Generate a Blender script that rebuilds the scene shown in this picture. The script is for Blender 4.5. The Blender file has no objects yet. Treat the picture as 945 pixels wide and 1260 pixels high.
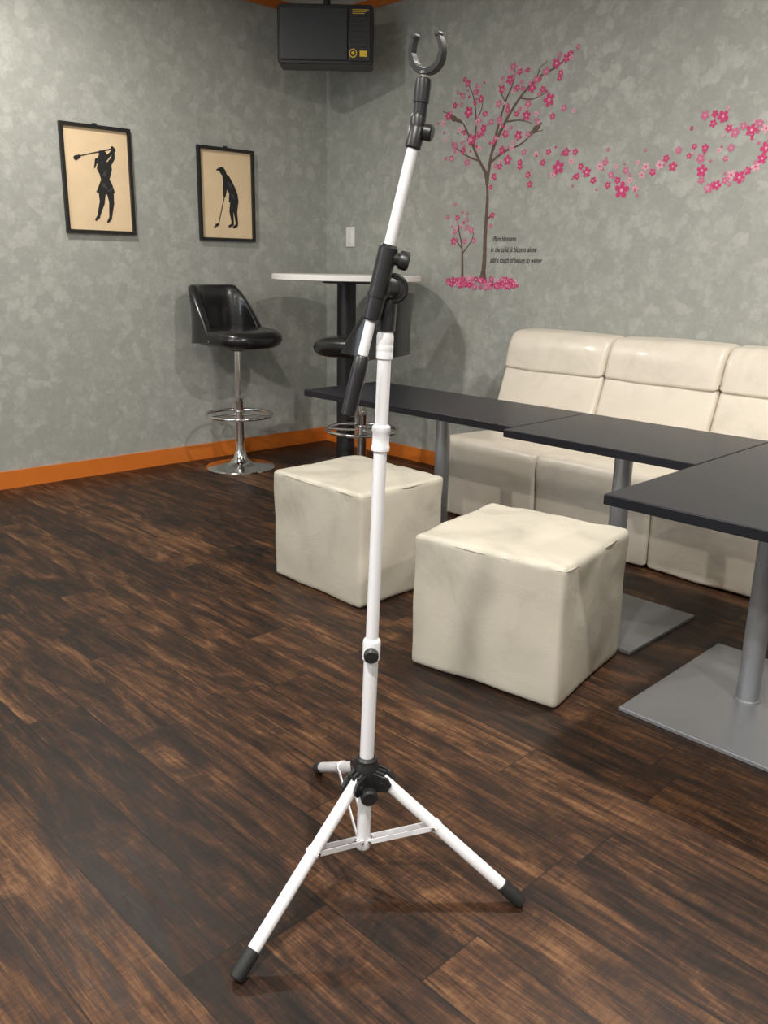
import bpy, bmesh, math, random
from mathutils import Vector, Matrix, noise as mnoise
random.seed(7)
S=bpy.context.scene
S.view_settings.view_transform='Standard'
def link(o): bpy.context.collection.objects.link(o); return o

# ---------------------------------------------------------------- materials
def M(name,col=(.5,.5,.5),rough=.5,metal=0,coat=0,spec=.5):
    m=bpy.data.materials.new(name); m.use_nodes=True
    b=m.node_tree.nodes['Principled BSDF']
    b.inputs['Base Color'].default_value=(*col,1); b.inputs['Roughness'].default_value=rough
    b.inputs['Metallic'].default_value=metal; b.inputs['Coat Weight'].default_value=coat
    b.inputs['Specular IOR Level'].default_value=spec
    return m
class NT:
    def __init__(s,m): s.m=m; s.t=m.node_tree; s.b=s.t.nodes['Principled BSDF']
    def n(s,typ,**k):
        x=s.t.nodes.new(typ)
        for a,v in k.items(): setattr(x,a,v)
        return x
    def l(s,a,b): s.t.links.new(a,b)
    def math(s,op,a,b=None,c=None):
        x=s.n('ShaderNodeMath',operation=op)
        for i,v in enumerate((a,b,c)):
            if v is None: continue
            if isinstance(v,(int,float)): x.inputs[i].default_value=v
            else: s.l(v,x.inputs[i])
        return x.outputs[0]
    def noise(s,vec,scale,detail=3,rough=.5,dist=0):
        x=s.n('ShaderNodeTexNoise'); x.inputs['Scale'].default_value=scale; x.inputs['Detail'].default_value=detail
        x.inputs['Roughness'].default_value=rough; x.inputs['Distortion'].default_value=dist
        if vec is not None: s.l(vec,x.inputs['Vector'])
        return x
    def ramp(s,fac,stops):
        x=s.n('ShaderNodeValToRGB'); e=x.color_ramp.elements
        while len(e)<len(stops): e.new(.5)
        for i,(p,c) in enumerate(stops):
            e[i].position=p; e[i].color=(*c,1) if len(c)==3 else c
        s.l(fac,x.inputs[0]); return x.outputs[0]
    def mix(s,fac,a,b,mode='MIX'):
        x=s.n('ShaderNodeMix',data_type='RGBA',blend_type=mode)
        for i,v in ((0,fac),(6,a),(7,b)):
            if isinstance(v,(int,float)): x.inputs[i].default_value=v
            elif isinstance(v,tuple): x.inputs[i].default_value=(*v,1)
            else: s.l(v,x.inputs[i])
        return x.outputs[2]
    def bump(s,h,strength=.2,dist=.01):
        x=s.n('ShaderNodeBump'); x.inputs['Strength'].default_value=strength; x.inputs['Distance'].default_value=dist
        s.l(h,x.inputs['Height']); s.l(x.outputs[0],s.b.inputs['Normal'])
def with_bump(m,scale=60,strength=.1,dist=.003,tint=.08,tscale=4):
    n=NT(m); tc=n.n('ShaderNodeTexCoord').outputs['Object']
    base=tuple(n.b.inputs['Base Color'].default_value[:3])
    nz=n.noise(tc,scale,4); n.bump(nz.outputs[0],strength,dist)
    n2=n.noise(tc,tscale,5,.6)
    c=n.ramp(n2.outputs[0],[(.3,tuple(v*(1-tint) for v in base)),(.7,tuple(min(1,v*(1+tint)) for v in base))])
    n.l(c,n.b.inputs['Base Color']); return m

# wallpaper: mottled silvery grey-green
wallm=M('wallpaper',(.36,.37,.33),.5)
n=NT(wallm); tc=n.n('ShaderNodeTexCoord').outputs['Object']
d=n.noise(tc,14,4,.6); dv=n.n('ShaderNodeVectorMath',operation='MULTIPLY_ADD')
n.l(d.outputs['Color'],dv.inputs[0]); dv.inputs[1].default_value=(.12,.12,.12); n.l(tc,dv.inputs[2])
v1=n.n('ShaderNodeTexVoronoi',feature='SMOOTH_F1'); v1.inputs['Scale'].default_value=17; v1.inputs['Smoothness'].default_value=.3; n.l(dv.outputs[0],v1.inputs['Vector'])
sep=n.n('ShaderNodeSeparateColor'); n.l(v1.outputs['Color'],sep.inputs[0])
n1=n.noise(tc,24,5,.6,1.6)
big=n.noise(tc,1.6,3); fine=n.noise(tc,150,3)
f=n.math('MULTIPLY',sep.outputs[0],.26); f=n.math('MULTIPLY_ADD',n1.outputs[0],.55,f); f=n.math('MULTIPLY_ADD',big.outputs[0],.16,f); f=n.math('MULTIPLY_ADD',fine.outputs[0],.22,f)
f=n.math('MULTIPLY_ADD',v1.outputs['Distance'],-.18,f)
n.l(n.ramp(f,[(.34,(.315,.326,.296)),(.50,(.345,.356,.325)),(.68,(.420,.430,.396))]),n.b.inputs['Base Color'])
n.l(n.ramp(f,[(.35,(.6,)*3),(.65,(.42,)*3)]),n.b.inputs['Roughness'])
n.bump(f,.22,.004)

# vinyl planks running along X
floorm=M('wood_plank_floor',(.08,.04,.02),.35,spec=.32)
n=NT(floorm); tc=n.n('ShaderNodeTexCoord').outputs['Object']
sx=n.n('ShaderNodeSeparateXYZ'); n.l(tc,sx.inputs[0]); X,Y=sx.outputs[0],sx.outputs[1]
W=.152; L=1.05
yr=n.math('DIVIDE',n.math('ADD',Y,.012),W); row=n.math('FLOOR',yr)
wn=n.n('ShaderNodeTexWhiteNoise',noise_dimensions='1D'); n.l(row,wn.inputs['W'])
xr=n.math('ADD',n.math('DIVIDE',X,L),n.math('MULTIPLY',wn.outputs[0],7.31)); col=n.math('FLOOR',xr)
cv=n.n('ShaderNodeCombineXYZ'); n.l(row,cv.inputs[0]); n.l(col,cv.inputs[1])
wn2=n.n('ShaderNodeTexWhiteNoise',noise_dimensions='3D'); n.l(cv.outputs[0],wn2.inputs['Vector'])
r=wn2.outputs[0]
gv=n.n('ShaderNodeCombineXYZ'); n.l(n.math('ADD',X,n.math('MULTIPLY',r,37.)),gv.inputs[0]); n.l(n.math('ADD',n.math('MULTIPLY',Y,1.0),n.math('MULTIPLY',r,11.)),gv.inputs[1])
def stretched(sx_,sy_):
    mp=n.n('ShaderNodeMapping'); mp.inputs['Scale'].default_value=(sx_,sy_,1); n.l(gv.outputs[0],mp.inputs[0]); return mp.outputs[0]
g1=n.noise(stretched(2.6,38),1,8,.68,.9).outputs[0]
g2=n.noise(stretched(9,230),1,5,.65,.3).outputs[0]
pt=n.noise(stretched(2.8,9),1,7,.68,1.4).outputs[0]
cr=n.noise(stretched(120,16),1,4,.65,.5).outputs[0]
t=n.math('MULTIPLY',g1,.46); t=n.math('MULTIPLY_ADD',g2,.26,t); t=n.math('MULTIPLY_ADD',pt,.56,t); t=n.math('MULTIPLY_ADD',r,.10,t); t=n.math('MULTIPLY_ADD',cr,.14,t)
# mean ~ .76
woodc=n.ramp(t,[(.60,(.0055,.0032,.0024)),(.69,(.0145,.0072,.0043)),(.765,(.034,.0145,.0068)),(.835,(.076,.033,.0135)),(.93,(.165,.082,.036))])
fy=n.math('FRACT',yr); fx=n.math('FRACT',xr)
ey=n.math('MINIMUM',fy,n.math('SUBTRACT',1.,fy)); ex=n.math('MINIMUM',fx,n.math('SUBTRACT',1.,fx))
sy=n.math('LESS_THAN',ey,.010); sxx=n.math('LESS_THAN',ex,.0014); seam=n.math('MAXIMUM',sy,sxx)
n.l(n.mix(n.math('MULTIPLY',seam,.7),woodc,(.004,.003,.002)),n.b.inputs['Base Color'])
n.l(n.ramp(g1,[(.3,(.38,)*3),(.7,(.54,)*3)]),n.b.inputs['Roughness'])
h=n.math('SUBTRACT',n.math('MULTIPLY_ADD',g2,.5,n.math('MULTIPLY',cr,.5)),seam)
n.bump(h,.4,.0015)

ceilm=with_bump(M('ceiling_paint',(.62,.61,.58),.8),40,.1)
orange=with_bump(M('orange_trim',(.62,.165,.02),.4),30,.05)
def vinyl(name,colr,rough,dirt=.84):
    m=M(name,colr,rough,coat=.1); n=NT(m); tc=n.n('ShaderNodeTexCoord').outputs['Object']
    a=n.noise(tc,160,4).outputs[0]; b=n.noise(tc,7,4,.55,1.0).outputs[0]; s=n.noise(tc,3.2,6,.65,.6).outputs[0]
    n.l(n.ramp(s,[(.30,tuple(v*dirt for v in colr)),(.48,colr),(.75,tuple(v*1.05 for v in colr))]),n.b.inputs['Base Color'])
    n.bump(n.math('MULTIPLY_ADD',a,.10,b),.5,.006); return m
cream=vinyl('cream_vinyl',(.555,.52,.435),.42,.80)
cream2=vinyl('sofa_vinyl',(.65,.595,.505),.36)
seamm=M('cream_piping',(.47,.435,.36),.5)
blackv=M('black_vinyl',(.010,.010,.011),.28,coat=.35); with_bump(blackv,40,.25,.003,.1)
blackp=M('black_plastic',(.014,.014,.015),.38); with_bump(blackp,90,.08,.001,.1)
blackt=M('black_laminate',(.012,.0125,.017),.30,spec=.35); with_bump(blackt,200,.05,.001,.12)
chrome=M('chrome',(.8,.8,.8),.12,1)
steel=M('grey_metal_paint',(.31,.32,.34),.38,.5); with_bump(steel,100,.05,.001,.05)
whitep=M('white_enamel',(.75,.755,.785),.25,coat=.3); with_bump(whitep,50,.02,.0005,.02)
whitet=M('white_laminate',(.80,.79,.76),.4); with_bump(whitet,50,.02,.0005,.02)
rubber=M('rubber',(.012,.012,.012),.65)
paper=M('tan_paper',(.74,.57,.36),.6); with_bump(paper,60,.05,.001,.06,6)
ink=M('black_ink',(.012,.012,.012),.7)
inkg=M('ink_grey_pattern',(.05,.045,.045),.7)
framem=M('black_frame',(.010,.010,.010),.35)
bark=M('decal_bark',(.12,.075,.055),.6)
pink=M('decal_magenta',(.56,.035,.16),.5)
pink2=M('decal_pink',(.55,.14,.26),.5)
pinkl=M('decal_pale',(.68,.36,.43),.5)
txtm=M('decal_text',(.05,.05,.045),.6)
yellow=M('yellow_print',(.75,.5,.04),.5)
grille=M('speaker_grille',(.020,.023,.028),.4)
n=NT(grille); tc=n.n('ShaderNodeTexCoord').outputs['Object']
vv=n.n('ShaderNodeTexVoronoi'); vv.inputs['Scale'].default_value=220; n.l(tc,vv.inputs['Vector']); n.bump(vv.outputs['Distance'],.3,.002)
switchm=M('switch_plastic',(.78,.78,.75),.35)

# ---------------------------------------------------------------- geometry helpers
def finish(bm,name,mat,parent=None,smooth=True,mats=None,bevel=0,seg=3,angle=40,recalc=True):
    me=bpy.data.meshes.new(name)
    if recalc: bmesh.ops.recalc_face_normals(bm,faces=bm.faces[:])
    bm.to_mesh(me); bm.free()
    for m in (mats or [mat]): me.materials.append(m)
    o=link(bpy.data.objects.new(name,me))
    if parent: o.parent=parent
    if smooth:
        for p in me.polygons: p.use_smooth=True
        me.set_sharp_from_angle(angle=math.radians(angle))
    if bevel:
        b=o.modifiers.new('bevel','BEVEL'); b.width=bevel; b.segments=seg; b.limit_method='ANGLE'
        b.harden_normals=True
    return o
def empty(name,loc=(0,0,0),rz=0):
    e=link(bpy.data.objects.new(name,None)); e.location=loc; e.rotation_euler=(0,0,rz); e.empty_display_size=.1; return e
def box(name,lo,hi,mat,parent=None,bevel=0,seg=3):
    bm=bmesh.new(); bmesh.ops.create_cube(bm,size=1)
    for v in bm.verts: v.co=Vector([(lo[i]+hi[i])/2+v.co[i]*(hi[i]-lo[i]) for i in range(3)])
    return finish(bm,name,mat,parent,smooth=bevel>0,bevel=bevel,seg=seg)
def basis(d):
    d=d.normalized(); a=Vector((0,0,1)) if abs(d.z)<.9 else Vector((1,0,0))
    x=a.cross(d).normalized(); return x,d.cross(x),d
def addtube(bm,pts,rad,seg=24,caps=True,closed=False):
    pts=[Vector(p) for p in pts]; N=len(pts); rings=[]
    if not hasattr(rad,'__len__'): rad=[rad]*N
    X0=None
    for i,p in enumerate(pts):
        if closed: d=pts[(i+1)%N]-pts[i-1]
        else: d=pts[min(i+1,N-1)]-pts[max(i-1,0)]
        if d.length<1e-9: d=pts[-1]-pts[0]
        d.normalize()
        if X0 is None: x,y,_=basis(d)
        else: x=(X0-d*X0.dot(d)).normalized(); y=d.cross(x)
        X0=x
        rings.append([bm.verts.new(p+(x*math.cos(2*math.pi*k/seg)+y*math.sin(2*math.pi*k/seg))*rad[i]) for k in range(seg)])
    for i in range(N if closed else N-1):
        a,b=rings[i],rings[(i+1)%N]
        for k in range(seg): bm.faces.new((a[k],a[(k+1)%seg],b[(k+1)%seg],b[k]))
    if caps and not closed:
        bm.faces.new(rings[0][::-1]); bm.faces.new(rings[-1])
def tube(name,pts,rad,mat,parent=None,seg=24,closed=False,bevel=0):
    bm=bmesh.new(); addtube(bm,pts,rad,seg,closed=closed); return finish(bm,name,mat,parent,bevel=bevel)
def rod(name,prof,p0,p1,mat,parent=None,seg=32):
    """lathe along p0->p1, prof = [(t in metres, radius)]"""
    p0,p1=Vector(p0),Vector(p1); x,y,d=basis(p1-p0); bm=bmesh.new(); rings=[]
    for t,r in prof:
        rings.append([bm.verts.new(p0+d*t+(x*math.cos(2*math.pi*k/seg)+y*math.sin(2*math.pi*k/seg))*max(r,1e-4)) for k in range(seg)])
    for a,b in zip(rings,rings[1:]):
        for k in range(seg): bm.faces.new((a[k],a[(k+1)%seg],b[(k+1)%seg],b[k]))
    bm.faces.new(rings[0][::-1]); bm.faces.new(rings[-1])
    return finish(bm,name,mat,parent,angle=35)
def lathe(name,prof,mat,parent=None,seg=64,c=(0,0,0)):
    return rod(name,[(z,r) for z,r in prof],c,(c[0],c[1],c[2]+1),mat,parent,seg)
def inset_poly(P,d):
    out=[]; N=len(P)
    for i in range(N):
        a,b,c=Vector(P[i-1]),Vector(P[i]),Vector(P[(i+1)%N])
        e1=(b-a).normalized(); e2=(c-b).normalized()
        n1=Vector((-e1.y,e1.x)); n2=Vector((-e2.y,e2.x)); m=(n1+n2)
        if m.length<1e-6: m=n1
        m.normalize(); k=1/max(.5,m.dot(n1)); out.append(b+m*d*k)
    return out
def roundpoly(P,rs,seg=6):
    out=[];N=len(P)
    for i in range(N):
        a,b,c=Vector(P[i-1]),Vector(P[i]),Vector(P[(i+1)%N]); r=rs[i] if hasattr(rs,'__len__') else rs
        u=(a-b).normalized(); v=(c-b).normalized()
        if r<=0: out.append(b); continue
        t=min(r,(a-b).length*.48,(c-b).length*.48)
        for k in range(seg+1):
            s=k/seg; out.append((b+u*t)*(1-s)**2+b*2*s*(1-s)+(b+v*t)*s*s)
    return out
def pillow(name,P,x0,x1,r,mat,parent,bulge=0.0,ns=6):
    """extrude closed ccw profile P (y,z) along x with rounded ends"""
    bm=bmesh.new()
    st=[(x0+r*(1-math.cos(k/ns*math.pi/2)), r*(1-math.sin(k/ns*math.pi/2))) for k in range(ns+1)]
    mid=[(x0+r+(x1-x0-2*r)*k/12,-bulge*math.sin(math.pi*k/12)) for k in range(1,12)]
    end=[(x0+x1-x,i) for x,i in st[::-1]]
    rings=[]
    for x,i in st+mid+end:
        ring=[]
        for q in inset_poly(P,i):
            w=.0035*mnoise.noise(Vector((x*6,q.x*6,q.y*6)))
            ring.append(bm.verts.new((x,q.x+w,q.y+w)))
        rings.append(ring)
    for a,b in zip(rings,rings[1:]):
        N=len(a)
        for k in range(N): bm.faces.new((a[k],a[(k+1)%N],b[(k+1)%N],b[k]))
    bm.faces.new(rings[0]); bm.faces.new(rings[-1])
    return finish(bm,name,mat,parent,angle=50)

# ---------------------------------------------------------------- room
H=2.70
cor=Vector((-4.522,3.887,0)); dl=Vector((-math.sin(.035),-math.cos(.035),0)); nl=Vector((math.cos(.035),-math.sin(.035),0))
def prism(name,pts,z0,z1,mat):
    bm=bmesh.new(); a=[bm.verts.new((p[0],p[1],z0)) for p in pts]; b=[bm.verts.new((p[0],p[1],z1)) for p in pts]
    bm.faces.new(a[::-1]); bm.faces.new(b); N=len(pts)
    for i in range(N): bm.faces.new((a[i],a[(i+1)%N],b[(i+1)%N],b[i]))
    return finish(bm,name,mat,smooth=False)
lend=cor+dl*6.6
out=-nl*.1
prism('floor',[(-4.95,-2.7),(2.7,-2.7),(2.7,4.0),(-4.95,4.0)],-.05,0,floorm)
prism('ceiling',[(-4.95,-2.7),(2.7,-2.7),(2.7,4.0),(-4.95,4.0)],H,H+.05,ceilm)
prism('wall_back',[(-4.7,3.887),(2.7,3.887),(2.7,3.99),(-4.7,3.99)],0,H,wallm)
prism('wall_left',[tuple(cor)[:2],tuple(cor+out)[:2],tuple(lend+out)[:2],tuple(lend)[:2]],0,H,wallm)
prism('wall_right',[(2.6,-2.7),(2.7,-2.7),(2.7,3.887),(2.6,3.887)],0,H,wallm)
prism('wall_front',[(-4.95,-2.7),(2.6,-2.7),(2.6,-2.6),(-4.95,-2.6)],0,H,wallm)
def strip(name,a,b,nrm,t,z0,z1):
    a,b=Vector(a),Vector(b); prism(name,[tuple(a)[:2],tuple(b)[:2],tuple(b+nrm*t)[:2],tuple(a+nrm*t)[:2]],z0,z1,orange)
strip('baseboard_left',cor,cor+dl*6.45,nl,.012,0,.095)
strip('baseboard_back',cor+Vector((.012,0,0)),(2.6,3.887,0),Vector((0,-1,0)),.012,0,.085)
strip('trim_1',cor,cor+dl*6.45,nl,.02,2.655,H)
strip('trim_2',cor+Vector((.02,0,0)),(2.6,3.887,0),Vector((0,-1,0)),.02,2.655,H)

# ---------------------------------------------------------------- back wall decal
def addpoly(bm,pts,off,mi,fn):
    vs=[bm.verts.new(fn(p[0],p[1],off)) for p in pts]; f=bm.faces.new(vs); f.material_index=mi; return f
fb=lambda u,z,o:Vector((-4.522+u,3.887-o,z))
bm=bmesh.new()
branches="""1352 1137;1358 1238;1355 1369;1358 1489;1356 1603;1333 1696|17 7
1349 1632;1364 1748;1386 1828;1455 1943;1543 2051;1649 2130;1759 2168;1836 2212|12 3
1345 1687;1289 1761;1237 1840;1185 1927;1135 1981;1005 2040|10 2.2
1372 1788;1403 1908;1448 2042;1494 2134;1497 2229|9 2
1369 1748;1455 1795;1560 1823;1635 1868;1700 1882|8 2
1289 1761;1199 1792;1082 1860|6 2
1244 1831;1253 1962;1228 2086;1176 2173|6 2
1185 1927;1115 1912|4 1.5
1543 2051;1621 2035;1720 2062|5 1.5
1455 1943;1551 1942;1631 1919|5 1.5
1366 1454;1404 1487|6 2
1201 1142;1196 1237;1185 1326;1162 1393;1146 1468|9 2
1194 1273;1256 1339;1271 1391|5 1.5
1186 1304;1121 1362|5 1.5
1640 2124;1660 2175;1700 2200|4 1.5
1253 1962;1290 2030;1285 2080|4 1.5
1448 2042;1420 2080;1400 2130|4 1.5"""
for bi,line in enumerate(branches.split('\n')):
    pts,w=line.split('|'); w0,w1=[float(a)/1000 for a in w.split()]
    P=[Vector([int(a)/1000 for a in s.split()]) for s in pts.split(';')]
    Q=[]
    for i in range(len(P)-1):
        a=P[max(i-1,0)];b=P[i];c=P[i+1];d=P[min(i+2,len(P)-1)]
        for k in range(6):
            t=k/6; Q.append(.5*((2*b)+(c-a)*t+(2*a-5*b+4*c-d)*t*t+(3*b-a-3*c+d)*t**3))
    Q.append(P[-1]); L_=[];R_=[]
    for i,q in enumerate(Q):
        t=(Q[min(i+1,len(Q)-1)]-Q[max(i-1,0)]).normalized(); nn=Vector((-t.y,t.x)); w=w0+(w1-w0)*i/(len(Q)-1)
        w*=1+random.uniform(-.12,.12)
        L_.append(q+nn*w); R_.append(q-nn*w)
    for i in range(len(Q)-1): addpoly(bm,[L_[i],L_[i+1],R_[i+1],R_[i]],.0008+bi*.00002,0,fb)
addpoly(bm,[(1.325,1.125),(1.380,1.125),(1.370,1.18),(1.339,1.18)],.0013,0,fb)
for (bx,bz,s) in ((1.632,1.885,1),(1.118,1.985,-1)):
    B=[(0,0),(.012,.018),(.03,.026),(.044,.036),(.056,.034),(.064,.028),(.055,.024),(.05,.008),(.034,-.006),(.012,-.008),(-.03,-.022),(-.034,-.016)]
    addpoly(bm,[(bx+s*x,bz+z) for x,z in (B if s>0 else B[::-1])],.0014,0,fb)
cnt=[0]
def flower(u,z,r,mi):
    cnt[0]+=1; off=.0015+cnt[0]*.000004; a0=random.uniform(0,6.28)
    pts=[]
    for k in range(40):
        a=2*math.pi*k/40; rr=r*(.42+.62*abs(math.sin(2.5*a))**.6)
        pts.append((u+rr*math.cos(a+a0),z+rr*math.sin(a+a0)))
    addpoly(bm,pts,off,mi,fb)
    c=3 if mi!=3 else 1
    if r>.009: addpoly(bm,[(u+r*.24*math.cos(a),z+r*.24*math.sin(a)) for a in [2*math.pi*k/10 for k in range(10)]],off+.0003,c,fb)
fl="""1183 2160 4;1151 2103 4;1238 2113 4;1280 2072 5;1095 2060 4;1197 2016 7;1138 1931 4;1049 2010 5;1014 1976 4;1264 1961 5;1313 1997 4;1224 1874 7;1280 1898 5;1106 1850 5;1085 1787 4;1168 1824 4;1201 1758 5;1285 1824 4;1031 1889 3;1489 2204 5;1472 2144 6;1533 2175 4;1422 2104 5;1523 2100 4;1405 2035 5;1467 2001 4;1617 2089 6;1640 2124 5;1728 2020 8;1697 2154 5;1758 2183 6;1814 2197 5;1836 2216 4;1786 2135 4;1684 2073 4;1597 2015 5;1591 1961 6;1527 1975 4;1653 1963 4;1416 1955 5;1546 1868 6;1609 1870 4;1443 1804 5;1485 1752 6;1567 1735 4;1433 1723 4;1397 1676 4;1666 1923 4;1508 1811 4;1590 1785 4;1821 1972 4;1755 1941 4;1307 1924 5;1361 1952 4;1459 1883 5;1395 1868 4;1146 1468 4;1219 1458 3;1253 1400 5;1132 1393 4;1122 1340 5;1208 1339 4;1274 1343 4;1179 1423 3;1399 1475 4;1392 1420 3;1812 1696 8;2189 1570 9;1625 1671 4;1669 1768 4;1714 1725 4;1745 1774 4;1854 1766 5;1887 1722 4;1907 1762 4;1947 1692 4;1983 1663 6;2025 1623 4;2055 1685 5;2085 1702 4;2123 1644 4;2146 1679 3;2110 1596 4;2228 1613 4;2262 1574 4;2290 1635 4;2307 1669 5;2344 1642 4;2378 1672 5;2407 1698 4;2444 1661 5;2464 1729 4;2201 1658 4;2262 1690 3;2162 1616 4;1928 1647 4;1569 1715 4;1640 1623 4;1780 1663 4;2540 1740 3;2518 1701 3;2574 1865 5;2619 1867 4;2657 1853 6;2690 1801 4;2721 1782 5;2754 1805 4;2792 1786 6;2823 1809 4;2854 1787 5;2616 1828 4;2591 1730 4;2574 1687 5;2588 1635 6;2590 1594 4;2629 1558 5;2665 1570 5;2700 1588 4;2726 1610 5;2764 1598 6;2797 1623 4;2830 1637 5;2854 1668 5;2865 1709 6;2884 1746 5;2657 1715 3;2711 1721 4;2691 1679 3;2913 1775 5;2942 1804 4;2971 1723 5;3015 1751 4"""
for s in fl.split(';'):
    u,z,r=[int(a) for a in s.split()]
    mi=1 if r>=6 else random.choice([1,1,2,2,3]); flower(u/1000,z/1000,r*.0043,mi)
for i in range(110):
    u,z=[int(a)/1000 for a in random.choice(fl.split(';')[:60]).split()[:2]]
    flower(u+random.gauss(0,.03),z+random.gauss(0,.03),random.uniform(.006,.014),random.choice([1,2,2,3]))
for i in range(50):
    u,z=[int(a)/1000 for a in random.choice(fl.split(';')[66:]).split()[:2]]
    flower(u+random.gauss(0,.035),z+random.gauss(0,.035),random.uniform(.005,.010),random.choice([1,2,2,3]))
for i in range(120):
    a=random.uniform(0,6.28); q=math.sqrt(random.random())
    flower(1.35+.275*q*math.cos(a),1.115+.028*q*math.sin(a),random.uniform(.009,.019),random.choice([1,1,2,3]))
dec=finish(bm,'cherry_blossom_wall_decal',None,smooth=False,mats=[bark,pink,pink2,pinkl])
q=empty('wall_quote_decal',(-4.522+1.40,3.887-.002,1.35))
for i,(s,dx,w) in enumerate((("Plum blossoms",.012,.160),("In the cold, it blooms alone",0,.31),("add a touch of beauty to winter",0,.352))):
    c=bpy.data.curves.new('line_%d'%(i+1),'FONT'); c.body=s; c.size=.040; c.shear=.3; c.offset=.0004; c.materials.append(txtm)
    o=link(bpy.data.objects.new('line_%d'%(i+1),c)); o.parent=q; o.rotation_euler=(math.pi/2,0,0); o.location=(dx,0,-.012-.056*i)
    bpy.context.view_layer.update(); k=w/o.dimensions.x; o.scale=(k,1,1)

# ---------------------------------------------------------------- framed golf pictures on left wall
wm=Matrix(((-dl.x,0,nl.x,0),(-dl.y,0,nl.y,0),(0,1,0,0),(0,0,0,1)))
def wall_left_empty(name,s,z,off=0):
    e=empty(name); p=cor+dl*s+nl*off; e.matrix_world=Matrix.Translation((p.x,p.y,z))@wm; return e
def capsule(bm,a,b,ra,rb,off,mi=0):
    a,b=Vector(a),Vector(b); d=(b-a).normalized(); th=math.atan2(d.y,d.x); pts=[]
    for k in range(9): t=th+math.pi/2+math.pi*k/8; pts.append(a+Vector((math.cos(t),math.sin(t)))*ra)
    for k in range(9): t=th-math.pi/2+math.pi*k/8; pts.append(b+Vector((math.cos(t),math.sin(t)))*rb)
    addpoly(bm,pts,off,mi,lambda x,y,o:Vector((x,y,o)))
def picture(s0,s1,z0,z1,fig):
    w,h=s1-s0,z1-z0; e=wall_left_empty('framed_golf_picture',(s0+s1)/2,(z0+z1)/2,.002)
    b=.017; W2,H2=w/2,h/2
    bm=bmesh.new()
    for lo,hi in (((-W2,-H2),(W2,-H2+b)),((-W2,H2-b),(W2,H2)),((-W2,-H2+b),(-W2+b,H2-b)),((W2-b,-H2+b),(W2,H2-b))):
        r_=bmesh.ops.create_cube(bm,size=1)
        for v in r_['verts']: v.co=Vector(((lo[0]+hi[0])/2+v.co.x*(hi[0]-lo[0]),(lo[1]+hi[1])/2+v.co.y*(hi[1]-lo[1]),.011+v.co.z*.022))
    finish(bm,'frame',framem,e,smooth=False)
    box('print',(-W2+b*.9,-H2+b*.9,0),(W2-b*.9,H2-b*.9,.006),paper,e)
    box('hanger',(-.012,H2,.004),(.012,H2+.01,.01),framem,e)
    bm=bmesh.new(); cs,cz=(s0+s1)/2,(z0+z1)/2
    T=lambda p:((cs-p[0]/1000),(p[1]/1000-cz))
    k=0
    for it in fig:
        k+=1; off=.0072+k*.00004
        if it[0]=='c': capsule(bm,T(it[1]),T(it[2]),it[3]/1000,it[4]/1000,off,it[5] if len(it)>5 else 0)
        else: addpoly(bm,[T(p) for p in it[1]],off,it[2] if len(it)>2 else 0,lambda x,y,o:Vector((x,y,o)))
    finish(bm,'golfer_silhouette',None,e,smooth=False,mats=[ink,inkg,paper])
picture(1.380,1.772,1.337,1.883,[
 ('c',(1536,1742),(1542,1730),19,16),('c',(1550,1748),(1516,1742),14,3),
 ('c',(1550,1735),(1578,1700),13,6),('c',(1578,1712),(1592,1672),9,3),
 ('c',(1534,1722),(1534,1700),9,11),
 ('p',[(1572,1700),(1548,1708),(1512,1706),(1496,1694),(1494,1668),(1504,1640),(1512,1618),(1500,1600),(1484,1552),(1540,1540),(1592,1548),(1572,1590),(1560,1614),(1566,1640),(1580,1668)]),
 ('c',(1508,1697),(1484,1728),13,10),('c',(1484,1728),(1478,1772),10,7),
 ('c',(1562,1700),(1530,1715),12,9),('c',(1530,1715),(1480,1768),9,7),
 ('c',(1484,1778),(1474,1770),10,9),
 ('c',(1482,1776),(1676,1722),3.2,2.6),('c',(1672,1722),(1692,1712),8,12),
 ('c',(1558,1560),(1562,1500),22,14),('c',(1562,1500),(1588,1428),15,8),('c',(1588,1424),(1604,1408),9,6),
 ('c',(1514,1560),(1508,1500),22,14),('c',(1508,1500),(1520,1424),15,8),('c',(1520,1420),(1536,1400),9,6),
 ('c',(1530,1660),(1540,1640),5,9,1),('c',(1550,1590),(1530,1570),9,5,1),('c',(1500,1575),(1520,1560),6,4,1)])
picture(.580,.967,1.324,1.848,[
 ('c',(800,1722),(795,1712),19,17),('c',(812,1728),(838,1722),11,3),('c',(785,1722),(768,1690),9,4),
 ('c',(794,1700),(782,1692),9,10),
 ('p',[(800,1692),(776,1706),(752,1694),(726,1655),(706,1620),(694,1588),(724,1566),(752,1590),(770,1618),(788,1652),(796,1672)]),
 ('c',(784,1684),(786,1636),14,10),('c',(786,1636),(790,1580),10,7),('c',(768,1676),(776,1630),12,9),('c',(776,1630),(788,1578),9,7),
 ('c',(790,1576),(836,1418),3,2.6),('c',(836,1418),(850,1412),6,9),
 ('p',[(756,1594),(698,1600),(690,1548),(716,1540),(760,1548)]),
 ('c',(728,1560),(744,1496),21,14),('c',(744,1496),(736,1426),14,8),('c',(738,1420),(762,1408),9,6),
 ('c',(712,1560),(716,1496),21,14),('c',(716,1496),(706,1426),13,8),('c',(708,1418),(730,1404),9,6),
 ('c',(862,1402),(862,1401),6,6),
 ('c',(760,1660),(745,1640),5,9,1),('c',(730,1585),(720,1570),8,5,1)])

# light switch
e=empty('light_switch',(-4.28,3.887,1.372))
box('plate',(-.040,-.009,-.062),(.040,-.0005,.062),switchm,e,.003)
box('rocker',(-.019,-.0125,-.04),(.019,-.008,.04),switchm,e,.0015)

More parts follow.
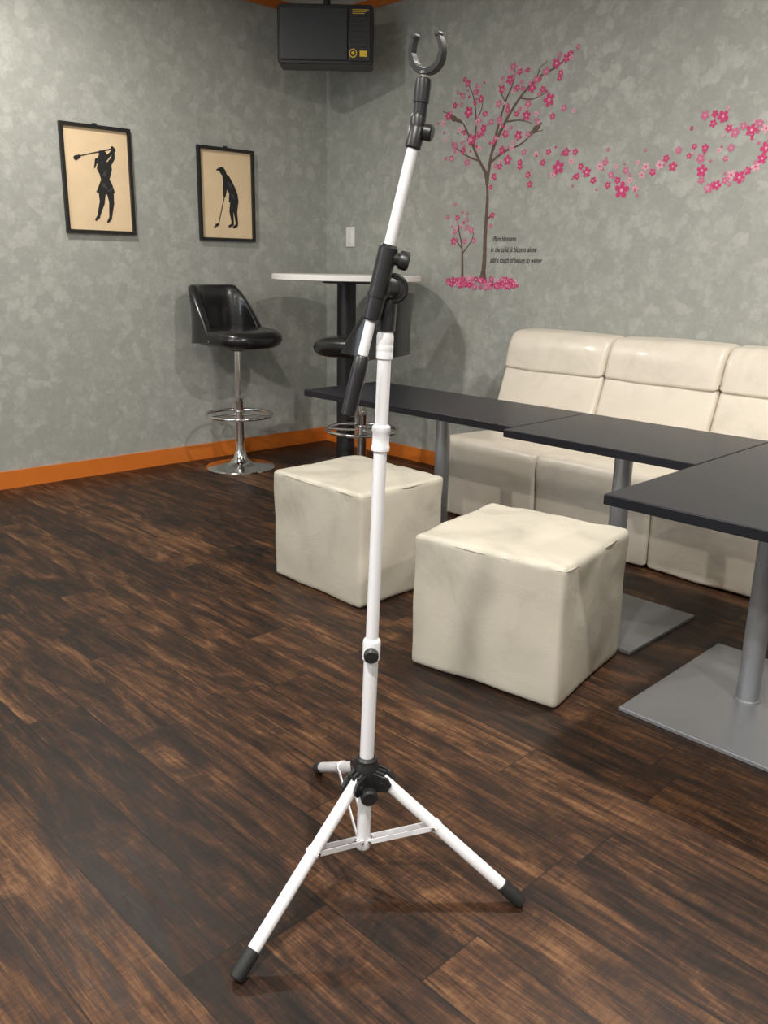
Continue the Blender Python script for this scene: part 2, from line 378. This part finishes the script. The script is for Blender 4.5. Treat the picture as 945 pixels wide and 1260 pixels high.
# ---------------------------------------------------------------- ceiling speaker
e=empty('hanging_speaker',(-3.99,3.42,2.42),math.radians(45.3))
rp=roundpoly([(-.265,-.15),(.265,-.15),(.265,.15),(-.265,.15)],.022,5)
bm=bmesh.new(); R_=[]
for y,i in ((.0,.006),(.008,0),(.17,0),(.26,.035),(.27,.045)):
    R_.append([bm.verts.new((p.x,y,p.y)) for p in inset_poly([tuple(p) for p in rp],i)])
for a,b in zip(R_,R_[1:]):
    for k in range(len(a)): bm.faces.new((a[k],a[(k+1)%len(a)],b[(k+1)%len(a)],b[k]))
bm.faces.new(R_[0]); bm.faces.new(R_[-1]); finish(bm,'cabinet',blackp,e,angle=30)
box('front_grille',(-.25,-.012,-.132),(.125,.004,.132),grille,e,.008)
box('side_panel',(.135,-.014,-.135),(.25,.004,.135),blackp,e,.006)
for i in range(6): box('panel_rib_%d'%i,(.145,-.017,-.06+i*.026),(.24,-.013,-.05+i*.026),grille,e)
rod('badge_ring',[(0,.022),(.003,.022)],(.155,-.0135,-.095),(.155,-.02,-.095),yellow,e)
rod('badge_disc',[(0,.017),(.004,.017)],(.155,-.0135,-.095),(.155,-.02,-.095),blackp,e)
rod('badge_dot',[(0,.009),(.0045,.009)],(.155,-.0135,-.095),(.155,-.02,-.095),yellow,e)
box('yellow_label',(.192,-.0165,-.112),(.232,-.0135,-.082),yellow,e)
for i in range(3): box('label_line_%d'%i,(.15,-.0165,.118-i*.009),(.24-i*.012,-.0135,.121-i*.009),yellow,e)
rod('ceiling_stem',[(0,.02),(.13,.02)],(0,.13,.14),(0,.13,.30),blackp,e)
box('ceiling_bracket',(-.09,.06,.265),(.09,.20,.279),blackp,e,.003)
box('top_plate',(-.07,.06,.15),(.07,.20,.162),blackp,e,.003)

# ---------------------------------------------------------------- bar stool
def stool(loc,rz,name='bar_stool'):
    e=empty(name,loc,rz)
    lathe('base',[(0,.205),(.006,.207),(.011,.203),(.016,.17),(.022,.12),(.034,.07),(.06,.043),(.11,.030),(.16,.027)],chrome,e,72)
    lathe('column_lower',[(.15,.026),(.40,.026),(.405,.029),(.425,.029),(.43,.019)],chrome,e,40)
    lathe('column_upper',[(.42,.019),(.72,.019)],chrome,e,40)
    N=72; tube('foot_ring',[(.195*math.cos(2*math.pi*k/N)+.0,.195*math.sin(2*math.pi*k/N),.325) for k in range(N)],.0095,chrome,e,14,closed=True)
    lathe('foot_ring_collar',[(.30,.027),(.303,.034),(.347,.034),(.35,.027)],chrome,e,40)
    for i in range(3):
        a=math.radians(120*i+20); tube('spoke_%d'%i,[(.03*math.cos(a),.03*math.sin(a),.325),(.19*math.cos(a),.19*math.sin(a),.325)],.007,chrome,e,12)
    lathe('mount_plate',[(.700,.03),(.712,.06),(.72,.11),(.735,.12)],blackp,e)
    E=3.0
    sq=lambda c_,s_:(abs(c_)**E+abs(s_)**E)**(-1/E)
    bm=bmesh.new(); rings=[]; seg=72
    prof=[(.722,.09),(.728,.15),(.742,.193),(.762,.212),(.785,.218),(.808,.213),(.826,.195),(.834,.165),(.832,.10),(.829,.03)]
    for z,r in prof:
        ring=[]
        for k in range(seg):
            a=2*math.pi*k/seg; c_,s_=math.cos(a),math.sin(a); q_=sq(c_,s_)
            x,y=r*q_*c_*1.08+.012,r*q_*s_*1.02
            ring.append(bm.verts.new((x,y,z-.012*max(0,x/.22)**2)))
        rings.append(ring)
    for a,b in zip(rings,rings[1:]):
        for k in range(seg): bm.faces.new((a[k],a[(k+1)%seg],b[(k+1)%seg],b[k]))
    bm.faces.new(rings[0]); bm.faces.new(rings[-1]); finish(bm,'seat',blackv,e,angle=60)
    bm=bmesh.new(); NU=44; rings=[]
    for i in range(NU+1):
        u=-1+2*i/NU; ph=math.radians(96*u); ap=abs(96*u)
        k=1-max(0,(ap-42)/54)**1.1
        top=.775+.298*max(.02,k); bot=.742+.02*(1-k)
        c_,s_=-math.cos(ph),math.sin(ph); q_=sq(c_,s_)
        th=.028*(1-.35*abs(u)**3)*(1 if abs(u)<.97 else .5)
        def pt(z,o):
            h_=z-.745; r=.208+o+.10*h_*max(0,math.cos(ph)) -.03*math.sin(math.pi*min(1,h_/.33))*.35
            return (r*q_*c_*1.0,r*q_*s_*(1-.3*h_),z)
        ring=[]; M_=7
        for j in range(M_): z=bot+(top-bot-.02)*j/(M_-1); ring.append(bm.verts.new(pt(z,-th)))
        for a in (150,120,90,60,30):
            ring.append(bm.verts.new(pt(top-.02+.02*math.sin(math.radians(a)),th*math.cos(math.radians(a)))))
        for j in range(M_-1,-1,-1): z=bot+(top-bot-.02)*j/(M_-1); ring.append(bm.verts.new(pt(z,th)))
        rings.append(ring)
    for a,b in zip(rings,rings[1:]):
        N=len(a)
        for k in range(N): bm.faces.new((a[k],a[(k+1)%N],b[(k+1)%N],b[k]))
    bm.faces.new(rings[0]); bm.faces.new(rings[-1])
    finish(bm,'backrest',blackv,e,angle=70)
    return e
stool((-4.205,2.925,0),math.radians(6))
stool((-3.385,3.165,0),math.radians(200))

# high round bar table
e=empty('high_bar_table',(-3.79,3.41,0))
lathe('top',[(1.112,.425),(1.115,.43),(1.140,.43),(1.143,.427)],whitet,e,96)
lathe('column',[(.01,.055),(1.10,.055),(1.112,.055)],blackp,e,40)
lathe('top_flange',[(1.095,.14),(1.112,.14)],blackp,e,40)
lathe('base',[(0,.24),(.012,.24),(.02,.22),(.026,.06)],blackp,e,64)

# ---------------------------------------------------------------- low tables
def table(name,x0,x1,y0,y1,leg,plate,zt=.66,th=.028):
    cx,cy=leg; e=empty(name,(cx,cy,0))
    box('top',(x0-cx,y0-cy,zt-th),(x1-cx,y1-cy,zt),blackt,e,.003,2)
    lathe('column',[(.012,.031),(zt-th,.031)],steel,e,40)
    lathe('column_foot',[(.010,.036),(.016,.036),(.02,.032)],steel,e,40)
    box('base_plate',(-plate[0],-plate[1],0),(plate[0],plate[1],.012),steel,e,.002,2)
    box('mount_plate',(-.13,-.13,zt-th-.008),(.13,.13,zt-th),blackp,e)
table('low_table',-2.96,-1.792,2.41,2.88,(-2.33,2.645),(.22,.21))
table('low_table',-1.788,-1.082,2.345,2.88,(-1.44,2.57),(.215,.225))
table('low_table',-1.078,-.50,1.84,2.88,(-.83,2.315),(.23,.315))

# ---------------------------------------------------------------- ottomans
def ottoman(cx,cy,rz,w,d,h,sd):
    e=empty('cube_ottoman',(cx,cy,0),rz)
    bm=bmesh.new(); bmesh.ops.create_cube(bm,size=1); bmesh.ops.subdivide_edges(bm,edges=bm.edges[:],cuts=39,use_grid_fill=True)
    R=.016
    for v in bm.verts:
        x,y,z=v.co*2
        p=Vector((x*w/2,y*d/2,z*h/2))
        q=Vector((max(-w/2+R,min(w/2-R,p.x)),max(-d/2+R,min(d/2-R,p.y)),max(-h/2+R,min(h/2-R,p.z))))
        dd=p-q
        nrm=dd.normalized() if dd.length>1e-6 else Vector((0,0,0))
        if sum(1 for c in dd if abs(c)>1e-6)>=1: p=q+nrm*R
        p+=Vector((nrm.x*.007*(1-y*y)*(1-z*z),nrm.y*.007*(1-x*x)*(1-z*z),(.005*(1-x*x)*(1-y*y) if z>.9 else 0)))
        edge=max(abs(x),abs(y))**8 if z>.9 else max(z,0)**2
        p+=nrm*(.006*mnoise.noise(Vector((p.x*7+sd,p.y*7,p.z*7)))+.006*edge*mnoise.noise(Vector((p.x*17+sd,p.y*17,p.z*9))))
        p.z=max(p.z+h/2,0); v.co=p
    finish(bm,'upholstered_body',cream,e,angle=60)
    r_=roundpoly([(-w/2+.002,-d/2+.002),(w/2-.002,-d/2+.002),(w/2-.002,d/2-.002),(-w/2+.002,d/2-.002)],.018,5)
    pts=[]
    for i in range(len(r_)):
        a,b=r_[i],r_[(i+1)%len(r_)]; nn=max(1,int((b-a).length/.02))
        for k in range(nn):
            c=a.lerp(b,k/nn); pts.append((c.x+.0015*math.sin(c.y*30),c.y+.0015*math.sin(c.x*30),h-.012+.0015*math.sin(c.x*22+c.y*17+sd)))
    tube('top_piping',pts,.0026,seamm,e,8,closed=True)
    return e
ottoman(-1.464,2.055,math.radians(9.5),.495,.475,.425,1.3)
ottoman(-2.335,2.165,math.radians(0),.505,.435,.43,8.1)

# ---------------------------------------------------------------- sofa
sofa=empty('sofa',(0,0,0))
xs=[-2.745,-2.18,-1.607,-1.03,-.455,.12]
seatP=roundpoly([(3.125,.012),(3.78,.012),(3.80,.36),(3.50,.385),(3.10,.40)],[.01,.01,.02,.1,.05],6)
backP=roundpoly([(3.50,.36),(3.82,.36),(3.835,.70),(3.62,.715)],[.05,.02,.02,.03],6)
headP=roundpoly([(3.602,.70),(3.84,.70),(3.865,.86),(3.80,.895),(3.665,.885),(3.625,.82)],[.015,.01,.03,.03,.05,.05],6)
def densify(P,m=.05):
    out=[]
    for i in range(len(P)):
        a,b=Vector(P[i]),Vector(P[(i+1)%len(P)]); k=max(1,int((b-a).length/m))
        for j in range(k): out.append(tuple(a.lerp(b,j/k)))
    return out
seatP,backP,headP=[densify(q) for q in (seatP,backP,headP)]
for i in range(5):
    a,b=xs[i]+.002,xs[i+1]-.002
    pillow('seat_%d'%i,seatP,a,b,.022,cream2,sofa,.006)
    pillow('back_%d'%i,backP,a-.03*(i==0),b,.022,cream2,sofa,.006)
    pillow('head_roll_%d'%i,headP,a-.03*(i==0),b,.028,cream2,sofa,.006)

# ---------------------------------------------------------------- microphone stand
ms=empty('microphone_stand',(-1.067,1.007,0),math.radians(45.3))
ax=lambda z:.003+.026*z
P=lambda z,dx=0,dy=0:(ax(z)+dx,dy,z)
tube('lower_tube',[P(.072),P(.52)],.0138,whitep,ms)
tube('upper_tube',[P(.50),P(1.10)],.0118,whitep,ms)
rod('bottom_cap',[(0,.0135),(.004,.0155),(.02,.0155),(.024,.0138)],P(.066),P(.2),whitep,ms)
rod('height_collar',[(0,.0142),(.003,.0168),(.038,.0168),(.042,.0155),(.046,.012)],P(.482),P(.6),whitep,ms)
rod('height_knob',[(0,.006),(.01,.006),(.011,.0125),(.014,.014),(.024,.014),(.027,.011)],P(.505,0,-.012),P(.505,0,-.2),blackp,ms,12)
rod('middle_collar',[(0,.0125),(.002,.016),(.009,.0165),(.012,.0150),(.034,.0150),(.037,.0165),(.044,.016),(.048,.0123)],P(.885),P(1.),whitep,ms)
rod('threaded_collar',[(0,.012),(.002,.0142),(.012,.0146),(.014,.0140),(.016,.0146),(.024,.0146),(.026,.0140),(.028,.0146),(.040,.0144),(.046,.013)],P(1.045),P(1.2),whitep,ms)
rod('hub_body',[(0,.019),(.004,.024),(.03,.026),(.05,.026),(.056,.022),(.066,.021),(.070,.016)],P(.205),P(.3),blackp,ms,28)
feet=[(-.203,-.277),(.313,-.082),(-.114,.360)]
for i,(fx,fy) in enumerate(feet):
    d_=Vector((fx,fy,0)).normalized(); s_=Vector((-d_.y,d_.x,0))
    h0=Vector(P(.228))+d_*.036; ft=Vector((fx,fy,.0135)); dv=(ft-h0).normalized()
    top=h0-dv*.012
    L_=(ft-top).length
    tube('leg_%d'%i,[top,ft-dv*.03],.0118,whitep,ms)
    rod('foot_cap_%d'%i,[(0,.0125),(.002,.0142),(.046,.0142),(.052,.0125),(.054,.008)],ft-dv*.045,ft,rubber,ms,24)
    for sg in (-1,1):
        bm=bmesh.new(); c0=Vector(P(.222))+d_*.012+s_*sg*.0145; c1=h0+d_*.012+s_*sg*.0145
        pts=[c0+Vector((0,0,.030)),c0+Vector((0,0,-.014)),c1+Vector((0,0,-.016)),c1+d_*.008,c1+Vector((0,0,.014))]
        a=[bm.verts.new(p-s_*.003) for p in pts]; b=[bm.verts.new(p+s_*.003) for p in pts]
        bm.faces.new(a); bm.faces.new(b[::-1])
        for k in range(5): bm.faces.new((a[k],a[(k+1)%5],b[(k+1)%5],b[k]))
        finish(bm,'hub_lug_%d_%s'%(i,'a' if sg<0 else 'b'),blackp,ms,smooth=False,bevel=.001)
    bm=bmesh.new(); c0=Vector(P(.252))+d_*.012; c1=h0+Vector((0,0,.017))+d_*.004
    for (u0,u1) in ((-.014,-.008),(-.003,.003),(.008,.014)):
        a=[bm.verts.new(q_+s_*u+Vector((0,0,w_))) for q_ in (c0,c1) for u in (u0,u1) for w_ in (-.006,.003)]
        bmesh.ops.convex_hull(bm,input=a)
    finish(bm,'hub_rib_%d'%i,blackp,ms,smooth=False)
    rod('hub_pin_%d'%i,[(0,.004),(.036,.004)],h0-s_*.018,h0+s_*.018,chrome,ms,16)
    lp=top+dv*(L_*.40); sp=Vector(P(.088))+d_*.017
    for sg in (-1,1):
        o_=s_*sg*.010
        bm=bmesh.new(); dd=(lp-sp).normalized(); up=s_.cross(dd)
        q0,q1=sp+o_-dd*.006,lp+o_+dd*.008
        a=[bm.verts.new(q0+up*u*.0050+s_*v*.0012) for u,v in ((-1,-1),(1,-1),(1,1),(-1,1))]
        b=[bm.verts.new(q1+up*u*.0050+s_*v*.0012) for u,v in ((-1,-1),(1,-1),(1,1),(-1,1))]
        bm.faces.new(a); bm.faces.new(b[::-1])
        for k in range(4): bm.faces.new((a[k],a[(k+1)%4],b[(k+1)%4],b[k]))
        finish(bm,'stay_bar_%d_%s'%(i,'a' if sg<0 else 'b'),whitep,ms,smooth=False)
    rod('leg_clip_%d'%i,[(0,.0135),(.012,.0135)],lp-dv*.006,lp+dv*.01,whitep,ms,24)
    rod('stay_rivet_%d'%i,[(0,.004),(.030,.004)],lp-s_*.015,lp+s_*.015,chrome,ms,12)
    rod('stay_pin_%d'%i,[(0,.003),(.026,.003)],sp-s_*.013,sp+s_*.013,chrome,ms,12)
kd=Vector((.18,-1,0)).normalized()
rod('hub_knob',[(0,.006),(.012,.006),(.013,.015),(.016,.017),(.028,.017),(.031,.013)],Vector(P(.212))+kd*.022,Vector(P(.212))+kd*.3,blackp,ms,14)
bx=lambda z:.022+(z-1.176)*.232
BY=-.030
B=lambda z,dx=0,dy=0:Vector((bx(z)+dx,BY+dy,z))
tube('boom_tube',[B(1.02),B(1.405)],.0088,whitep,ms)
rod('boom_grip',[(0,.008),(.003,.0125),(.075,.0135),(.102,.0125),(.106,.0098)],B(.952),B(1.2),blackp,ms,20)
bd=(B(1.4)-B(1.0)).normalized(); bs=Vector((bd.z,0,-bd.x))
rod('boom_clamp',[(0,.012),(.003,.0150),(.118,.0160),(.123,.0125)],B(1.112),B(1.3),blackp,ms,24)
rod('boom_clamp_rib',[(0,.0172),(.006,.0172)],B(1.150),B(1.3),blackp,ms,24)
c0=B(1.214); rod('boom_clamp_neck',[(0,.0105),(.022,.0105)],c0,c0+bs*.1,blackp,ms,20)
rod('boom_clamp_knob',[(0,.010),(.001,.0135),(.004,.015),(.015,.015),(.018,.011)],c0+bs*.020,c0+bs*.2,blackp,ms,12)
pv=Vector(P(1.163,.010,-.004))
rod('pivot_disc',[(0,.018),(.003,.024),(.010,.025),(.020,.025),(.023,.022)],pv+Vector((0,.014,0)),pv+Vector((0,-.1,0)),blackp,ms,36)
rod('pivot_ring',[(0,.016),(.005,.016),(.006,.011)],pv+Vector((0,-.007,0)),pv+Vector((0,-.1,0)),blackp,ms,30)
rod('pivot_bolt',[(0,.006),(.004,.005)],pv+Vector((0,-.012,0)),pv+Vector((0,-.1,0)),blackp,ms,6)
rod('pivot_bridge',[(0,.018),(.028,.018)],B(1.165)+Vector((.004,0,0)),pv+Vector((.0,.002,0)),blackp,ms,24)
rod('pole_head',[(0,.013),(.002,.0160),(.036,.0170),(.055,.016),(.066,.012)],P(1.092),P(1.3),blackp,ms,24)
rod('pivot_wing',[(0,.011),(.03,.011),(.034,.008)],pv+Vector((.006,.012,.0)),pv+Vector((.006,.2,0)),blackp,ms,12)
rod('tip_socket',[(0,.0105),(.002,.0128),(.030,.0135),(.034,.011)],B(1.376),B(1.6),blackp,ms,20)
rod('tip_knob',[(0,.006),(.012,.006),(.013,.0125),(.024,.0125),(.026,.010)],B(1.403),B(1.403)+bs*.1+Vector((0,-.03,0)),blackp,ms,12)
rod('tip_elbow',[(0,.011),(.020,.0125),(.026,.010)],B(1.400),Vector((.084,BY,1.50)),blackp,ms,16)
t0=Vector((bx(1.415),BY,1.415)); t1=Vector((.083,BY,1.482))
rod('tip_tube',[(0,.0105),(.026,.0108),(.027,.0125),(.052,.0130),(.060,.0120),(.062,.009)],t0,t1,blackp,ms,20)
rod('clip_stem',[(0,.006),(.008,.006),(.0085,.008),(.012,.008)],t1-Vector((0,0,.008)),t1+Vector((.0,0,.1)),chrome,ms,20)
# two-pronged U clip: black curved prongs, wide open at the top, with a small silver cradle spring
cc=Vector((.0875,BY,1.5105)); rr=.0245
yaw=Matrix.Rotation(math.radians(-28),3,'Z')@Matrix.Rotation(math.radians(6),3,'X')
clipm=M('clip_black_rubber',(.012,.012,.012),.6)
def clip_pt(s):
    """s in -1..1 along the U, returns local (x,z) and tangent; arc at the bottom, prongs rising and tipping in"""
    a=math.radians(270+s*132)
    x=rr*math.cos(a); z=rr*math.sin(a)
    if z>0: z*=1.45; x*=1.06
    return Vector((x,0,z))
def uband(name,s0,s1,scale,tk,wd,mat,N=32,flare=.35):
    bm=bmesh.new(); prev=None
    for k in range(N+1):
        s=s0+(s1-s0)*k/N; c=clip_pt(s)*scale; tg=(clip_pt(s+.01)-clip_pt(s-.01)).normalized(); nr=Vector((-tg.z,0,tg.x))
        t_=tk*(1-.35*abs(s)**2); w_=wd*(1-flare*abs(s)); ring=[]
        for so,yy in ((-1,-w_),(1,-w_),(1,w_),(-1,w_)):
            ring.append(bm.verts.new(cc+yaw@(c+nr*so*t_+Vector((0,yy,0)))))
        if prev:
            for q_ in range(4): bm.faces.new((prev[q_],prev[(q_+1)%4],ring[(q_+1)%4],ring[q_]))
        else: bm.faces.new(ring)
        prev=ring
    bm.faces.new(prev[::-1]); finish(bm,name,mat,ms,bevel=.0008,angle=35)
uband('clip_u_band',-1,1,1.0,.0044,.0115,clipm)
uband('clip_spring',-.42,.42,.80,.0008,.007,chrome)
for nm_,s in (('a',-1),('b',1)):
    p_=cc+yaw@(clip_pt(s)*1.02)
    rod('clip_tip_'+nm_,[(0,.003),(.001,.0046),(.014,.0046),(.015,.003)],p_+yaw@Vector((0,-.008,0)),p_+yaw@Vector((0,.011,0)),clipm,ms,14)

# ---------------------------------------------------------------- lights
lampm=M('lamp_diffuser',(1,1,1),.5); lb=lampm.node_tree.nodes['Principled BSDF']; lb.inputs['Emission Color'].default_value=(1,.93,.82,1); lb.inputs['Emission Strength'].default_value=6
def downlight(x,y,pw,size=.12,col=(1,.945,.88)):
    e=empty('ceiling_downlight',(x,y,H))
    lathe('trim_ring',[(-.012,.09),(-.001,.095)],whitet,e,40)
    lathe('diffuser',[(-.014,.07),(-.009,.07)],lampm,e,40)
    l=bpy.data.lights.new('lamp','AREA'); l.shape='DISK'; l.size=size; l.energy=pw; l.color=col
    o=link(bpy.data.objects.new('lamp',l)); o.parent=e; o.location=(0,0,-.022)
downlight(-.35,-.30,66)
downlight(-1.0,2.40,56)
downlight(-3.70,1.65,34)
downlight(-2.3,-.9,70)
downlight(1.3,1.0,46)
downlight(.9,-1.5,44)
e=empty('window_1',(-2.6,-2.6,1.45))
for nme,lo,hi in (('frame_top',(-1.0,0,.66),(1.0,.05,.72)),('frame_bottom',(-1.0,0,-.72),(1.0,.05,-.66)),('frame_side_a',(-1.0,0,-.66),(-.94,.05,.66)),('frame_side_b',(.94,0,-.66),(1.0,.05,.66)),('mullion',(-.02,0,-.66),(.02,.05,.66))):
    box(nme,lo,hi,whitet,e)
sky=M('daylight_glass',(.8,.9,1),.1); sb=sky.node_tree.nodes['Principled BSDF']; sb.inputs['Emission Color'].default_value=(.78,.88,1,1); sb.inputs['Emission Strength'].default_value=3
box('glass',(-.94,.005,-.66),(.94,.012,.66),sky,e)

w=bpy.data.worlds.new('world'); S.world=w; w.use_nodes=True; w.node_tree.nodes['Background'].inputs[0].default_value=(.5,.55,.6,1); w.node_tree.nodes['Background'].inputs[1].default_value=.3

# ---------------------------------------------------------------- camera
a,p,r=map(math.radians,(45.3,16.2,1.1))
F=Vector((-math.sin(a)*math.cos(p),math.cos(a)*math.cos(p),-math.sin(p)))
r0=Vector((math.cos(a),math.sin(a),0)); u0=r0.cross(F)
R=math.cos(r)*r0+math.sin(r)*u0; U=math.cos(r)*u0-math.sin(r)*r0
cm=bpy.data.cameras.new('camera'); cm.sensor_fit='VERTICAL'; cm.sensor_height=36; cm.lens=36*1045/1260; cm.clip_start=.02
co=link(bpy.data.objects.new('camera',cm)); B_=-F
co.matrix_world=Matrix(((R.x,U.x,B_.x,0),(R.y,U.y,B_.y,0),(R.z,U.z,B_.z,1.2),(0,0,0,1)))
S.camera=co
